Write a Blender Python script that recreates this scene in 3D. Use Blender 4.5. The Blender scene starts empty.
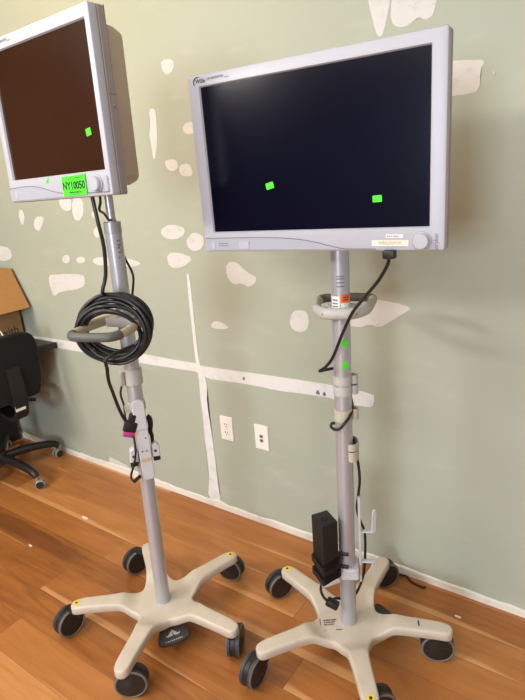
import bpy, bmesh, math, random
from mathutils import Vector, Matrix
PI = math.pi
rnd = random.Random(7)
scene = bpy.context.scene
COL = scene.collection
WY = 1.6735          # back wall plane

# ------------------------------------------------------------------ materials
def lin(c):
    r = []
    for v in c:
        v /= 255.0
        r.append(v / 12.92 if v <= .04045 else ((v + .055) / 1.055) ** 2.4)
    return (r[0], r[1], r[2], 1.0)

def nd(nt, typ, **kw):
    n = nt.nodes.new(typ)
    for k, v in kw.items():
        if k in ('operation', 'blend_type', 'data_type', 'noise_dimensions', 'interpolation_type', 'mode'):
            setattr(n, k, v)
        else:
            n.inputs[k].default_value = v
    return n

def mat(name, rgb, rough=.5, metal=0., vary=.06, scale=30., bump=0., spec=.5, coat=0., stretch=None):
    m = bpy.data.materials.new(name); m.use_nodes = True
    nt = m.node_tree; L = nt.links.new
    b = nt.nodes['Principled BSDF']
    b.inputs['Roughness'].default_value = rough
    b.inputs['Metallic'].default_value = metal
    b.inputs['Specular IOR Level'].default_value = spec
    b.inputs['Coat Weight'].default_value = coat
    g = nd(nt, 'ShaderNodeNewGeometry')
    no = nd(nt, 'ShaderNodeTexNoise', Scale=scale, Detail=4.0)
    if stretch:
        mp = nd(nt, 'ShaderNodeMapping'); mp.inputs['Scale'].default_value = stretch
        L(g.outputs['Position'], mp.inputs['Vector']); L(mp.outputs[0], no.inputs['Vector'])
    else:
        L(g.outputs['Position'], no.inputs['Vector'])
    mx = nd(nt, 'ShaderNodeMix', data_type='RGBA')
    c = lin(rgb)
    mx.inputs[6].default_value = tuple(x * (1 - vary) for x in c[:3]) + (1,)
    mx.inputs[7].default_value = tuple(min(1, x * (1 + vary)) for x in c[:3]) + (1,)
    L(no.outputs['Fac'], mx.inputs[0]); L(mx.outputs[2], b.inputs['Base Color'])
    if bump:
        bp = nd(nt, 'ShaderNodeBump', Strength=bump, Distance=.002)
        L(no.outputs['Fac'], bp.inputs['Height']); L(bp.outputs[0], b.inputs['Normal'])
    return m

def wall_material():
    m = bpy.data.materials.new('sage_paint'); m.use_nodes = True
    nt = m.node_tree; L = nt.links.new; b = nt.nodes['Principled BSDF']
    b.inputs['Roughness'].default_value = .55
    b.inputs['Specular IOR Level'].default_value = .3
    g = nd(nt, 'ShaderNodeNewGeometry')
    n1 = nd(nt, 'ShaderNodeTexNoise', Scale=2.2, Detail=5.0)
    n2 = nd(nt, 'ShaderNodeTexNoise', Scale=160., Detail=2.0)
    mp = nd(nt, 'ShaderNodeMapping'); mp.inputs['Scale'].default_value = (3.0, 1.0, 9.0)
    n3 = nd(nt, 'ShaderNodeTexNoise', Scale=1.6, Detail=6.0)
    L(g.outputs['Position'], mp.inputs['Vector']); L(mp.outputs[0], n3.inputs['Vector'])
    L(g.outputs['Position'], n1.inputs['Vector']); L(g.outputs['Position'], n2.inputs['Vector'])
    r1 = nd(nt, 'ShaderNodeMix', data_type='RGBA')
    r1.inputs[6].default_value = lin((166, 172, 154)); r1.inputs[7].default_value = lin((180, 184, 169))
    L(n1.outputs['Fac'], r1.inputs[0])
    r2 = nd(nt, 'ShaderNodeMapRange'); r2.inputs[1].default_value = .58; r2.inputs[2].default_value = .8
    L(n3.outputs['Fac'], r2.inputs[0])
    mx = nd(nt, 'ShaderNodeMix', data_type='RGBA'); mx.inputs[7].default_value = lin((196, 198, 186))
    ml = nd(nt, 'ShaderNodeMath', operation='MULTIPLY'); ml.inputs[1].default_value = .4
    L(r2.outputs[0], ml.inputs[0]); L(ml.outputs[0], mx.inputs[0])
    L(r1.outputs[2], mx.inputs[6]); L(mx.outputs[2], b.inputs['Base Color'])
    bp = nd(nt, 'ShaderNodeBump', Strength=.12, Distance=.001)
    L(n2.outputs['Fac'], bp.inputs['Height']); L(bp.outputs[0], b.inputs['Normal'])
    return m

def plaster_material(name, base, thin, amount=.5, scale=24.):
    m = bpy.data.materials.new(name); m.use_nodes = True
    nt = m.node_tree; L = nt.links.new; b = nt.nodes['Principled BSDF']
    b.inputs['Roughness'].default_value = .8; b.inputs['Specular IOR Level'].default_value = .2
    g = nd(nt, 'ShaderNodeNewGeometry')
    n = nd(nt, 'ShaderNodeTexNoise', Scale=scale, Detail=8.0, Roughness=.65)
    mp = nd(nt, 'ShaderNodeMapping'); mp.inputs['Scale'].default_value = (1.0, 1.0, 1.8); mp.inputs['Rotation'].default_value = (0, .5, 0)
    L(g.outputs['Position'], mp.inputs['Vector']); L(mp.outputs[0], n.inputs['Vector'])
    mr = nd(nt, 'ShaderNodeMapRange'); mr.inputs[1].default_value = .52; mr.inputs[2].default_value = .75; mr.inputs[4].default_value = amount
    L(n.outputs['Fac'], mr.inputs[0])
    mx = nd(nt, 'ShaderNodeMix', data_type='RGBA')
    mx.inputs[6].default_value = lin(base); mx.inputs[7].default_value = lin(thin)
    L(mr.outputs[0], mx.inputs[0]); L(mx.outputs[2], b.inputs['Base Color'])
    bp = nd(nt, 'ShaderNodeBump', Strength=.2, Distance=.001)
    L(n.outputs['Fac'], bp.inputs['Height']); L(bp.outputs[0], b.inputs['Normal'])
    return m

def floor_material():
    m = bpy.data.materials.new('cherry_planks'); m.use_nodes = True
    nt = m.node_tree; L = nt.links.new; b = nt.nodes['Principled BSDF']
    g = nd(nt, 'ShaderNodeNewGeometry'); sp = nd(nt, 'ShaderNodeSeparateXYZ'); L(g.outputs['Position'], sp.inputs[0])
    def M(op, a, c=None):
        n = nd(nt, 'ShaderNodeMath', operation=op)
        for i, v in enumerate((a, c)):
            if v is None: continue
            if isinstance(v, (int, float)): n.inputs[i].default_value = v
            else: L(v, n.inputs[i])
        return n.outputs[0]
    yy = M('DIVIDE', M('ADD', sp.outputs['Y'], -.635 + 12.7), .127)
    row = M('FLOOR', yy); fy = M('FRACT', yy)
    wn = nd(nt, 'ShaderNodeTexWhiteNoise', noise_dimensions='1D'); L(row, wn.inputs['W'])
    par = M('MODULO', row, 2.0)
    off = M('ADD', M('MULTIPLY', par, .46), M('MULTIPLY', wn.outputs[0], .10))
    xx = M('ADD', M('DIVIDE', M('ADD', sp.outputs['X'], 1.70 + 17.5), 1.75), off)
    col = M('FLOOR', xx); fx = M('FRACT', xx)
    cb = nd(nt, 'ShaderNodeCombineXYZ'); L(row, cb.inputs[0]); L(col, cb.inputs[1])
    wn2 = nd(nt, 'ShaderNodeTexWhiteNoise', noise_dimensions='2D'); L(cb.outputs[0], wn2.inputs['Vector'])
    cell = wn2.outputs[0]
    # grain coordinates: stretched along x, shifted per board
    cv = nd(nt, 'ShaderNodeCombineXYZ')
    L(M('MULTIPLY', sp.outputs['X'], 1.6), cv.inputs[0]); L(M('MULTIPLY', sp.outputs['Y'], 15.0), cv.inputs[1]); L(M('MULTIPLY', cell, 40.0), cv.inputs[2])
    gr = nd(nt, 'ShaderNodeTexNoise', Scale=1.5, Detail=6.0, Roughness=.6, Distortion=.9); L(cv.outputs[0], gr.inputs['Vector'])
    cv2 = nd(nt, 'ShaderNodeCombineXYZ')
    L(M('MULTIPLY', sp.outputs['X'], 4.0), cv2.inputs[0]); L(M('MULTIPLY', sp.outputs['Y'], 90.0), cv2.inputs[1]); L(M('MULTIPLY', cell, 60.0), cv2.inputs[2])
    fine = nd(nt, 'ShaderNodeTexNoise', Scale=1.5, Detail=5.0, Roughness=.7); L(cv2.outputs[0], fine.inputs['Vector'])
    ramp = nd(nt, 'ShaderNodeValToRGB'); e = ramp.color_ramp.elements
    e[0].position = 0.; e[0].color = lin(FLOOR_A)
    e[1].position = 1.; e[1].color = lin(FLOOR_D)
    x = e.new(.35); x.color = lin(FLOOR_B)
    x = e.new(.7); x.color = lin(FLOOR_C)
    v = M('ADD', M('MULTIPLY', cell, .6), M('ADD', M('MULTIPLY', gr.outputs['Fac'], .85), M('MULTIPLY', fine.outputs['Fac'], .25)))
    v = M('ADD', v, -.38)
    L(v, ramp.inputs[0])
    # pale sapwood bands near some board edges
    cv3 = nd(nt, 'ShaderNodeCombineXYZ'); L(M('MULTIPLY', sp.outputs['X'], .75), cv3.inputs[0]); L(M('MULTIPLY', row, 7.3), cv3.inputs[1]); L(M('MULTIPLY', col, 3.1), cv3.inputs[2])
    sn = nd(nt, 'ShaderNodeTexNoise', Scale=1.0, Detail=3.0); L(cv3.outputs[0], sn.inputs['Vector'])
    width = M('MULTIPLY', M('MAXIMUM', M('ADD', sn.outputs['Fac'], -.47), 0.0), 1.5)
    sm = nd(nt, 'ShaderNodeMapRange'); sm.inputs[1].default_value = -.03; sm.inputs[2].default_value = .05
    L(M('SUBTRACT', width, fy), sm.inputs[0])
    sap = nd(nt, 'ShaderNodeMix', data_type='RGBA'); sap.inputs[7].default_value = lin(FLOOR_S)
    L(M('MULTIPLY', sm.outputs[0], .6), sap.inputs[0]); L(ramp.outputs[0], sap.inputs[6])
    # one walnut-dark heartwood board beside the left stand
    hx = nd(nt, 'ShaderNodeMapRange'); hx.inputs[1].default_value = -1.74; hx.inputs[2].default_value = -1.86
    L(M('ADD', sp.outputs['X'], M('MULTIPLY', gr.outputs['Fac'], .1)), hx.inputs[0])
    hy1 = nd(nt, 'ShaderNodeMapRange'); hy1.inputs[1].default_value = 1.035; hy1.inputs[2].default_value = 1.05
    wob = M('ADD', sp.outputs['Y'], M('MULTIPLY', M('ADD', gr.outputs['Fac'], -.5), .04)); L(wob, hy1.inputs[0])
    hy2 = nd(nt, 'ShaderNodeMapRange'); hy2.inputs[1].default_value = 1.13; hy2.inputs[2].default_value = 1.115; L(wob, hy2.inputs[0])
    hm = M('MULTIPLY', M('MULTIPLY', hx.outputs[0], hy1.outputs[0]), M('MULTIPLY', hy2.outputs[0], .6))
    hw = nd(nt, 'ShaderNodeMix', data_type='RGBA'); hw.inputs[7].default_value = lin((104, 62, 36))
    L(hm, hw.inputs[0]); L(sap.outputs[2], hw.inputs[6])
    # knots
    vo = nd(nt, 'ShaderNodeTexVoronoi', Scale=2.1); cv4 = nd(nt, 'ShaderNodeCombineXYZ')
    L(M('MULTIPLY', sp.outputs['X'], .8), cv4.inputs[0]); L(M('MULTIPLY', sp.outputs['Y'], 1.6), cv4.inputs[1]); L(cv4.outputs[0], vo.inputs['Vector'])
    kn = nd(nt, 'ShaderNodeMapRange'); kn.inputs[1].default_value = .055; kn.inputs[2].default_value = .01; L(vo.outputs['Distance'], kn.inputs[0])
    km = nd(nt, 'ShaderNodeMix', data_type='RGBA'); km.inputs[7].default_value = lin((84, 46, 24))
    L(M('MULTIPLY', kn.outputs[0], .6), km.inputs[0]); L(hw.outputs[2], km.inputs[6])
    # seams
    ey = M('MINIMUM', fy, M('SUBTRACT', 1.0, fy)); ex = M('MINIMUM', fx, M('SUBTRACT', 1.0, fx))
    ed = M('MINIMUM', M('MULTIPLY', ey, .127), M('MULTIPLY', ex, 1.75))
    se = nd(nt, 'ShaderNodeMapRange'); se.inputs[1].default_value = .0016; se.inputs[2].default_value = .0004; L(ed, se.inputs[0])
    fm = nd(nt, 'ShaderNodeMix', data_type='RGBA'); fm.inputs[7].default_value = lin((92, 50, 24))
    L(M('MULTIPLY', se.outputs[0], .55), fm.inputs[0]); L(km.outputs[2], fm.inputs[6])
    L(fm.outputs[2], b.inputs['Base Color'])
    ro = M('ADD', M('MULTIPLY', fine.outputs['Fac'], .14), .27); L(ro, b.inputs['Roughness'])
    bp = nd(nt, 'ShaderNodeBump', Strength=.25, Distance=.002)
    L(M('SUBTRACT', M('MULTIPLY', gr.outputs['Fac'], .5), se.outputs[0]), bp.inputs['Height']); L(bp.outputs[0], b.inputs['Normal'])
    b.inputs['Specular IOR Level'].default_value = .45
    return m
FLOOR_A = (116, 68, 34); FLOOR_B = (165, 103, 52); FLOOR_C = (188, 124, 67); FLOOR_D = (208, 150, 95); FLOOR_S = (220, 166, 112)

MT = dict(
    wall=wall_material(), floor=floor_material(),
    plaster=plaster_material('joint_compound', (216, 213, 210), (190, 190, 180), .8),
    tape=plaster_material('white_tape', (226, 224, 222), (200, 199, 192), .7, 14.),
    skirting=plaster_material('white_primer', (228, 224, 214), (196, 186, 166), .8, 12.),
    ceiling=mat('ceiling_paint', (236, 232, 222), .8),
    brownwall=mat('stained_panelling', (120, 70, 40), .5, vary=.25, scale=6., stretch=(1, 6, .3)),
    farwall=mat('far_wall_paint', (206, 204, 200), .8), frontwall=mat('front_wall_paint', (126, 128, 158), .8),
    bezel=mat('pale_grey_plastic', (182, 183, 192), .38, vary=.02),
    panel=mat('cool_grey_plastic', (170, 172, 184), .35, vary=.02),
    rear=mat('beige_plastic', (196, 184, 164), .5, vary=.03),
    side=mat('shaded_grey_plastic', (156, 149, 146), .45, vary=.03),  # darker than the bezel: shade on the flanks put into the colour
    groove=mat('grey_groove', (120, 120, 128), .5),
    screen=mat('lcd_glass', (6, 7, 25), .16, vary=.3, scale=5., spec=.35),
    screen_glare=mat('lcd_glass_brown_glare', (50, 27, 13), .16, vary=.3, scale=5., spec=.4),  # brown room reflection painted into the base colour
    chrome=mat('satin_aluminium', (182, 184, 190), .33, metal=.42, coat=.5, vary=.03, stretch=(200, 200, 1)),
    alu=mat('brushed_aluminium', (168, 169, 173), .36, metal=.42, coat=.3, vary=.03, stretch=(200, 200, 1)),
    base=mat('cream_plastic', (202, 190, 174), .42, vary=.14, scale=16., bump=.08),
    clamp=mat('light_grey_plastic', (186, 184, 178), .45, vary=.03),
    strap=mat('beige_velcro', (188, 180, 160), .8, vary=.08, scale=200.),
    darkgrip=mat('dark_grey_grip', (88, 88, 86), .55, vary=.06),
    armgrip=mat('cream_handle', (190, 180, 158), .5, vary=.04),
    black=mat('black_rubber', (22, 21, 21), .5, vary=.2),
    cable=mat('black_cable', (26, 25, 26), .42, vary=.15),
    tyre=mat('grey_tyre', (58, 56, 55), .55, vary=.08),
    rim=mat('grey_rim', (112, 109, 104), .5, vary=.05),
    hubcap=mat('black_hubcap', (34, 32, 31), .42, vary=.12),
    pedal=mat('dark_grey_pedal', (60, 57, 54), .5, vary=.1),
    green=mat('fluorescent_green', (72, 238, 34), .5, vary=.03),
    ink=mat('black_ink', (24, 24, 28), .6), greyink=mat('grey_ink', (112, 112, 124), .6),
    whiteink=mat('white_ink', (196, 192, 184), .6),
    yellow=mat('yellow_sticker', (240, 216, 30), .5), orange=mat('orange_sticker', (238, 104, 34), .5),
    paper=mat('white_label', (232, 230, 224), .6), cream_label=mat('cream_label', (236, 226, 206), .6),
    tan_text=mat('tan_ink', (140, 118, 96), .6),
    bracket=mat('white_bracket', (204, 204, 208), .4), purple=mat('purple_plug', (136, 52, 150), .5), magenta=mat('magenta_plug', (196, 60, 120), .5),
    brass=mat('dull_yellow', (196, 178, 128), .5),
    desk=mat('black_desk_laminate', (36, 34, 34), .38, vary=.2, scale=8.), cardboard=mat('cardboard', (186, 134, 78), .8, vary=.08, scale=20., stretch=(1, 1, 6)),
    cardside=mat('cardboard_face', (168, 126, 84), .8, vary=.08, scale=20.),
    whitecable=mat('white_cable', (226, 222, 214), .5), plate=mat('white_cover_plate', (238, 234, 226), .4, vary=.02),
    slot=mat('dark_slot', (60, 56, 52), .6), fabric=mat('black_upholstery', (14, 13, 13), .9, vary=.25, scale=250., bump=.3),
    frameblk=mat('black_nylon', (28, 26, 26), .45, vary=.15), castergrey=mat('grey_caster', (150, 146, 142), .45),
    darkred=mat('dark_brown_plastic', (20, 15, 15), .7, vary=.1), steel=mat('steel', (190, 190, 190), .35, metal=1.),
    chip=mat('plaster_chip', (226, 214, 190), .8),
)

# ------------------------------------------------------------------ objects
ROOT = {}
def root_loc(o):
    while o.parent: o = o.parent
    return o.location.copy()

def tag(o, label, cat, group=None):
    o['label'] = label; o['category'] = cat
    if group: o['group'] = group
    return o

def thing(name, loc, label, cat, group=None):
    o = bpy.data.objects.new(name, None); COL.objects.link(o)
    o.location = loc; o.empty_display_size = .1
    return tag(o, label, cat, group)

def obj(name, bm, m, parent=None, smooth=35., loc=None):
    me = bpy.data.meshes.new(name)
    bmesh.ops.recalc_face_normals(bm, faces=bm.faces)
    if parent is not None: off = root_loc(parent)
    else:
        if loc is None:
            xs = [v.co for v in bm.verts]
            lo = [min(c[i] for c in xs) for i in range(3)]; hi = [max(c[i] for c in xs) for i in range(3)]
            loc = ((lo[0] + hi[0]) / 2, (lo[1] + hi[1]) / 2, lo[2])
        off = Vector(loc)
    bmesh.ops.translate(bm, verts=bm.verts, vec=-off)
    if smooth:
        for f in bm.faces: f.smooth = True
        lim = math.radians(smooth)
        for e in bm.edges:
            if len(e.link_faces) != 2 or e.calc_face_angle(0) > lim: e.smooth = False
    bm.to_mesh(me); bm.free()
    for x in (m if isinstance(m, (list, tuple)) else [m]): me.materials.append(MT[x] if isinstance(x, str) else x)
    o = bpy.data.objects.new(name, me); COL.objects.link(o)
    if parent is not None: o.parent = parent
    else: o.location = off
    return o

# ------------------------------------------------------------------ mesh tools
def new(): return bmesh.new()

def box(bm, c, s, bevel=0., seg=2, rot=None, mi=0):
    ret = bmesh.ops.create_cube(bm, size=1.0)
    vs = ret['verts']
    for v in vs: v.co = Vector((v.co.x * s[0], v.co.y * s[1], v.co.z * s[2]))
    fs = set(f for v in vs for f in v.link_faces)
    if bevel:
        es = set(e for v in vs for e in v.link_edges)
        r = bmesh.ops.bevel(bm, geom=list(es), offset=bevel, segments=seg, profile=.5, affect='EDGES')
        fs = set(r['faces']) | set(f for f in fs if f.is_valid)
        vs = set(v for f in fs for v in f.verts)
        stack = list(vs)
        while stack:
            v = stack.pop()
            for e in v.link_edges:
                w = e.other_vert(v)
                if w not in vs: vs.add(w); stack.append(w)
        fs = set(f for v in vs for f in v.link_faces)
    for v in vs:
        co = v.co
        if rot is not None: co = rot @ co
        v.co = co + Vector(c)
    for f in fs: f.material_index = mi
    return bm

def catmull(pts, n=8, closed=False):
    P = [Vector(p) for p in pts]; N = len(P); out = []
    rng = range(N) if closed else range(N - 1)
    for i in rng:
        if closed: a, b, c, d = P[(i - 1) % N], P[i], P[(i + 1) % N], P[(i + 2) % N]
        else: a, b, c, d = P[max(i - 1, 0)], P[i], P[i + 1], P[min(i + 2, N - 1)]
        for k in range(n):
            t = k / n
            out.append(.5 * ((2 * b) + (c - a) * t + (2 * a - 5 * b + 4 * c - d) * t * t + (3 * b - a - 3 * c + d) * t ** 3))
    if not closed: out.append(P[-1].copy())
    return out

def tube(bm, pts, r, seg=10, closed=False, cap=True, mi=0, radii=None):
    P = [Vector(p) for p in pts]; N = len(P)
    def tan(i):
        if closed: return (P[(i + 1) % N] - P[(i - 1) % N]).normalized()
        return (P[min(i + 1, N - 1)] - P[max(i - 1, 0)]).normalized()
    t0 = tan(0)
    up = Vector((0, 0, 1)) if abs(t0.z) < .9 else Vector((1, 0, 0))
    n = (up - t0 * up.dot(t0)).normalized()
    rings = []
    for i in range(N):
        t = tan(i); n = n - t * n.dot(t)
        n = n.normalized() if n.length > 1e-6 else t.orthogonal().normalized()
        b = t.cross(n); rr = radii[i] if radii else r
        rings.append([bm.verts.new(P[i] + (n * math.cos(2 * PI * k / seg) + b * math.sin(2 * PI * k / seg)) * rr) for k in range(seg)])
    M = N if closed else N - 1
    for i in range(M):
        A, B = rings[i], rings[(i + 1) % N]
        sh = 0
        if closed and i == N - 1:
            sh = min(range(seg), key=lambda s: (A[0].co - B[s].co).length)
        for k in range(seg):
            f = bm.faces.new((A[k], A[(k + 1) % seg], B[(k + 1 + sh) % seg], B[(k + sh) % seg])); f.material_index = mi
    if cap and not closed:
        f = bm.faces.new(rings[0][::-1]); f.material_index = mi
        f = bm.faces.new(rings[-1]); f.material_index = mi
    return bm

def lathe(bm, prof, mtx=None, seg=28, mi=None):
    """prof: list of (r, z); closed solid from bottom to top along z"""
    rings = []
    for r, z in prof:
        if r < 1e-6: rings.append([bm.verts.new((0, 0, z))])
        else: rings.append([bm.verts.new((r * math.cos(2 * PI * k / seg), r * math.sin(2 * PI * k / seg), z)) for k in range(seg)])
    for i in range(len(rings) - 1):
        A, B = rings[i], rings[i + 1]
        for k in range(seg):
            k2 = (k + 1) % seg
            if len(A) == 1 and len(B) == 1: continue
            if len(A) == 1: f = bm.faces.new((A[0], B[k2], B[k]))
            elif len(B) == 1: f = bm.faces.new((A[k], A[k2], B[0]))
            else: f = bm.faces.new((A[k], A[k2], B[k2], B[k]))
            if mi: f.material_index = mi[i]
    for R_, fl in ((rings[0], True), (rings[-1], False)):
        if len(R_) > 1: bm.faces.new(R_[::-1] if fl else R_)
    if mtx is not None:
        for R_ in rings:
            for v in R_: v.co = mtx @ v.co
    return bm

def zto(axis, origin):
    """matrix taking local z to axis, placed at origin"""
    a = Vector(axis).normalized()
    q = Vector((0, 0, 1)).rotation_difference(a)
    return Matrix.Translation(Vector(origin)) @ q.to_matrix().to_4x4()

def prism(bm, poly, h, mtx=None, inset=0., mi=0):
    """poly in xy, extruded 0..h along z, optional top inset bevel"""
    N = len(poly)
    def off(d):
        out = []
        area = sum(poly[i][0] * poly[(i + 1) % N][1] - poly[(i + 1) % N][0] * poly[i][1] for i in range(N))
        s = 1 if area > 0 else -1
        for i in range(N):
            a, b, c = Vector(poly[i - 1]), Vector(poly[i]), Vector(poly[(i + 1) % N])
            t = (c - a).normalized(); n = Vector((-t.y, t.x)) * s
            out.append(b + n * d)
        return out
    levels = [(0., 0.), (0., h - inset), (inset, h)] if inset else [(0., 0.), (0., h)]
    rings = []
    for d, z in levels:
        rings.append([bm.verts.new((p[0], p[1], z)) for p in off(d)])
    fs = []
    for A, B in zip(rings, rings[1:]):
        for k in range(N): fs.append(bm.faces.new((A[k], A[(k + 1) % N], B[(k + 1) % N], B[k])))
    fs.append(bm.faces.new(rings[0][::-1])); fs.append(bm.faces.new(rings[-1]))
    for f in fs: f.material_index = mi
    if mtx is not None:
        for R_ in rings:
            for v in R_: v.co = mtx @ v.co
    return bm

def rrect(u0, u1, v0, v1, r, n=5):
    out = []
    for cx, cy, a0 in ((u1 - r, v1 - r, 0), (u0 + r, v1 - r, 90), (u0 + r, v0 + r, 180), (u1 - r, v0 + r, 270)):
        for k in range(n + 1):
            a = math.radians(a0 + 90 * k / n); out.append((cx + r * math.cos(a), cy + r * math.sin(a)))
    return out

def loft(bm, rings, cap0=True, cap1=True, mis=None):
    R_ = [[bm.verts.new(p) for p in r] for r in rings]; N = len(R_[0])
    for i, (A, B) in enumerate(zip(R_, R_[1:])):
        for k in range(N):
            f = bm.faces.new((A[k], A[(k + 1) % N], B[(k + 1) % N], B[k]))
            if mis: f.material_index = mis[i]
    if cap0: bm.faces.new(R_[0][::-1])
    if cap1: bm.faces.new(R_[-1])
    return bm

def xf(bm, mtx):
    for v in bm.verts: v.co = mtx @ v.co
    return bm

def text(bm, body, size, mtx, bold=0., shear=0., sx=1.):
    c = bpy.data.curves.new('lettering', 'FONT'); c.body = body; c.size = size
    c.align_x = 'CENTER'; c.align_y = 'CENTER'; c.offset = bold * size; c.shear = shear; c.resolution_u = 3
    o = bpy.data.objects.new('lettering', c); COL.objects.link(o)
    bpy.context.view_layer.update()
    me = bpy.data.meshes.new_from_object(o.evaluated_get(bpy.context.evaluated_depsgraph_get()))
    bpy.data.objects.remove(o)
    t = bmesh.new(); t.from_mesh(me); bpy.data.meshes.remove(me)
    vm = {v: bm.verts.new(mtx @ Vector((v.co.x * sx, v.co.y, v.co.z))) for v in t.verts}
    for f in t.faces:
        try: bm.faces.new([vm[v] for v in f.verts])
        except ValueError: pass
    t.free(); return bm

def basis(o, x, y, z=None):
    x = Vector(x).normalized(); y = Vector(y); y = (y - x * x.dot(y)).normalized(); z = x.cross(y)
    m = Matrix((x, y, z)).transposed().to_4x4(); m.translation = Vector(o); return m

def strokes(bm, u0, u1, v, h, mtx, n=6, seed=1, z=0.0003):
    """a line of illegibly small print as short dark strokes"""
    r = random.Random(seed); u = u0; w = (u1 - u0) / n
    for i in range(n):
        a = u + w * .1; b = u + w * r.uniform(.6, .92); d = h * r.uniform(.35, .5)
        vs = [bm.verts.new(mtx @ Vector(p)) for p in ((a, v - d, z), (b, v - d, z), (b, v + d, z), (a, v + d, z))]
        bm.faces.new(vs); u += w
    return bm

# ================================================================== ROOM
def struct(name, bm, m, smooth=0, parent=None):
    o = obj(name, bm, m, parent, smooth=smooth, loc=(0, 0, 0) if parent is None else None)
    o['kind'] = 'structure'
    return o
X0, X1, Y0, ZC = -4.6, 2.6, -5.0, 2.75
struct('floor', box(new(), ((X0 + X1) / 2, (Y0 + WY) / 2, -.05), (X1 - X0 + .2, WY - Y0 + .2, .1)), 'floor')
wall = struct('wall_back', box(new(), ((X0 + X1) / 2, WY + .05, ZC / 2), (X1 - X0 + .2, .1, ZC)), 'wall')
struct('wall_left', box(new(), (X0 - .05, (Y0 + WY) / 2, ZC / 2), (.1, WY - Y0, ZC)), 'brownwall')
struct('wall_right', box(new(), (X1 + .05, (Y0 + WY) / 2, ZC / 2), (.1, WY - Y0, ZC)), 'farwall')
struct('wall_front', box(new(), ((X0 + X1) / 2, Y0 - .05, ZC / 2), (X1 - X0 + .2, .1, ZC)), 'frontwall')
struct('ceiling', box(new(), ((X0 + X1) / 2, (Y0 + WY) / 2, ZC + .05), (X1 - X0 + .2, WY - Y0 + .2, .1)), 'ceiling')

# white-primed strip along the foot of the wall: uneven hand-cut upper edge
bm = new(); r = random.Random(3)
top = []; x = X0
while x < X1:
    h = .033 + .005 * math.sin(x * 5.1) + r.uniform(-.004, .004)
    if -1.62 < x < -1.5: h += .012
    top.append((x, h)); x += r.uniform(.03, .09)
top.append((X1, .034))
pr = [[bm.verts.new((px_, yy, max(0, hh))) for px_, hh in [(q[0], f(q[1])) for q in top]] for yy, f in ((WY - .007, lambda h: 0), (WY - .007, lambda h: h - .004), (WY - .003, lambda h: h), (WY + .001, lambda h: h))]
for A_, B_ in zip(pr, pr[1:]):
    for k in range(len(top) - 1): bm.faces.new((A_[k], A_[k + 1], B_[k + 1], B_[k]))
struct('baseboard_back', bm, 'skirting')

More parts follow.
